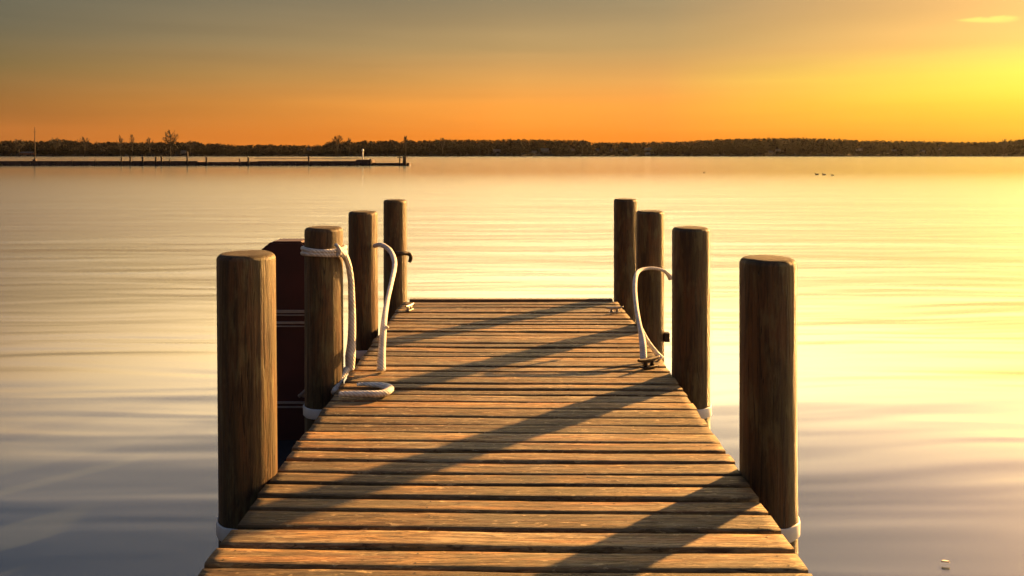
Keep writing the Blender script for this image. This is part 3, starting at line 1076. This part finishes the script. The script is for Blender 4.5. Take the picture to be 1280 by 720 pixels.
pts = catmull([on_deck(424, 492.5, .035), on_deck(438, 492.5, .034), on_deck(455, 492.5, .034), on_deck(470, 492.5, .034), on_deck(481, 491, .034), on_deck(486, 487.5, .034), on_deck(484, 484, .036),
               on_deck(476, 481.5, .036), on_deck(464, 480.5, .034), on_deck(452, 480.2, .032), on_deck(446, 480.8, .03)], 6)
add_tube(b1, pts, lerp_list([.026, .033, .036, .036, .036, .036, .033, .027, .021, .017, .013], len(pts)), 12, flat=0.62)
obj("eye", b1, M_ROPE, rp)


# ------------------------------------------------------------------ dock cleats
def cleat(loc, rot, label, mat, s=1.0):
    t_ = thing("dock_cleat", label, "cleat", tuple(loc), "mooring cleats on the dock")
    M = Matrix.Translation(loc) @ Matrix.Rotation(rot, 4, "Z") @ Matrix.Scale(s, 4)
    b1 = bmesh.new()
    add_box(b1, (0, 0, .008), (.14, .055, .014), 0, .004)
    for sx in (-1, 1):
        add_tube(b1, [Vector((sx * .038, 0, .012)), Vector((sx * .034, 0, .055))], [.019, .015], 10)
    bmesh.ops.transform(b1, matrix=M, verts=b1.verts[:])
    obj("base", b1, mat, t_)
    b1 = bmesh.new()
    pts = catmull([Vector((-.115, 0, .072)), Vector((-.07, 0, .064)), Vector((0, 0, .06)), Vector((.07, 0, .064)), Vector((.115, 0, .072))], 4)
    add_tube(b1, pts, lerp_list([.009, .015, .019, .015, .009], len(pts)), 10)
    bmesh.ops.transform(b1, matrix=M, verts=b1.verts[:])
    obj("horn", b1, mat, t_)
    return t_


cleat(on_deck(512, 388, 0.004), R(72), "galvanised cleat at the far left corner of the dock", M_GALV, 0.8)
cleat(on_deck(768, 391, 0.004), R(10), "galvanised cleat at the far right corner of the dock", M_GALV, 0.8)
cleat(on_deck(811, 459.5, 0.004), R(35), "dark iron cleat at the foot of the right rope", M_IRON, 0.95)


# ------------------------------------------------------------------ waterfowl and floating bits
def duck(xp, yp, rot, label, s=1.0):
    Y = HC * 1000 / (yp - 193)
    loc = Vector(((xp - 640) * Y / 1000, Y, 0))
    b1 = bmesh.new()
    body = [(-.30, .10, .015), (-.24, .085, .06), (-.12, .06, .105), (.02, .055, .115), (.13, .07, .095), (.19, .11, .06), (.21, .17, .045), (.215, .22, .042), (.23, .26, .05), (.27, .262, .042),
            (.30, .25, .02), (.345, .242, .010)]
    add_tube(b1, [Vector((a, 0, b)) for a, b, _ in body], [c for _, _, c in body], 10)
    bmesh.ops.transform(b1, matrix=Matrix.Translation(loc) @ Matrix.Rotation(rot, 4, "Z") @ Matrix.Scale(s, 4), verts=b1.verts[:])
    o = obj("duck", b1, M_DUCK)
    # keep the origin at the bird itself
    o.data.transform(Matrix.Translation(-loc))
    o.location = loc
    tag(o, label, "duck", "ducks swimming far out on the right")


duck(1021, 218.3, R(170), "small dark duck, leading one of the close pair far out on the water", 0.75)
duck(1030, 218.6, R(185), "small dark duck, second of the close pair far out on the water", 0.75)
duck(1040.5, 219.4, R(175), "small dark duck trailing behind the close pair", 0.6)
duck(880, 216, R(10), "lone small duck far out, left of the other ducks", 0.5)


def feather(xp, yp, rot, L, label):
    Y = HC * 1000 / (yp - 193)
    loc = Vector(((xp - 640) * Y / 1000, Y, 0.012))
    b1 = bmesh.new()
    n = 10
    rows = []
    for k in range(n + 1):
        f = k / n
        w = math.sin(math.pi * (0.08 + 0.9 * f)) * L * 0.13
        xx = (f - 0.5) * L
        zz = 0.03 * L * math.sin(f * 3.1) + .004
        rows.append([b1.verts.new((xx, -w, zz + .006)), b1.verts.new((xx, 0, zz + .02 * L)), b1.verts.new((xx, w, zz + .006)), b1.verts.new((xx, 0, zz - .004))])
    for k in range(n):
        for j in range(4):
            b1.faces.new((rows[k][j], rows[k][(j + 1) % 4], rows[k + 1][(j + 1) % 4], rows[k + 1][j]))
    b1.faces.new(rows[0])
    b1.faces.new(rows[-1])
    o = obj("floating_feather", b1, M_FEATHER)
    o.location = loc
    o.rotation_euler = (0, 0, rot)
    tag(o, label, "feather")


feather(1182, 706, R(-12), 0.042, "white feather floating on the water at the lower right")

# ------------------------------------------------------------------ evening haze
bm = bmesh.new()
add_box(bm, (0, 655, 24.0), (2600, 1510, 52.0))
hm = bpy.data.materials.new("evening_haze")
hm.use_nodes = True
ht = NT(hm.node_tree)
ho = ht.n("ShaderNodeOutputMaterial")
hv = ht.n("ShaderNodeVolumePrincipled")
hv.inputs["Color"].default_value = (0.9, 0.88, 0.86, 1)
hv.inputs["Density"].default_value = HAZE
hv.inputs["Anisotropy"].default_value = 0.55
ht.link(hv.outputs[0], ho.inputs["Volume"])
hz = obj("haze", bm, hm, None, False)
tag(hz, "thin warm evening haze over the water", "haze", kind="stuff")

# ------------------------------------------------------------------ render settings
SC.view_settings.view_transform = "Standard"
SC.view_settings.look = "None"
SC.view_settings.exposure = EXPO
SC.view_settings.gamma = 1
SC.render.engine = "CYCLES"
SC.cycles.use_denoising = True
SC.cycles.max_bounces = 6
SC.cycles.glossy_bounces = 4
SC.cycles.sample_clamp_indirect = 8.0
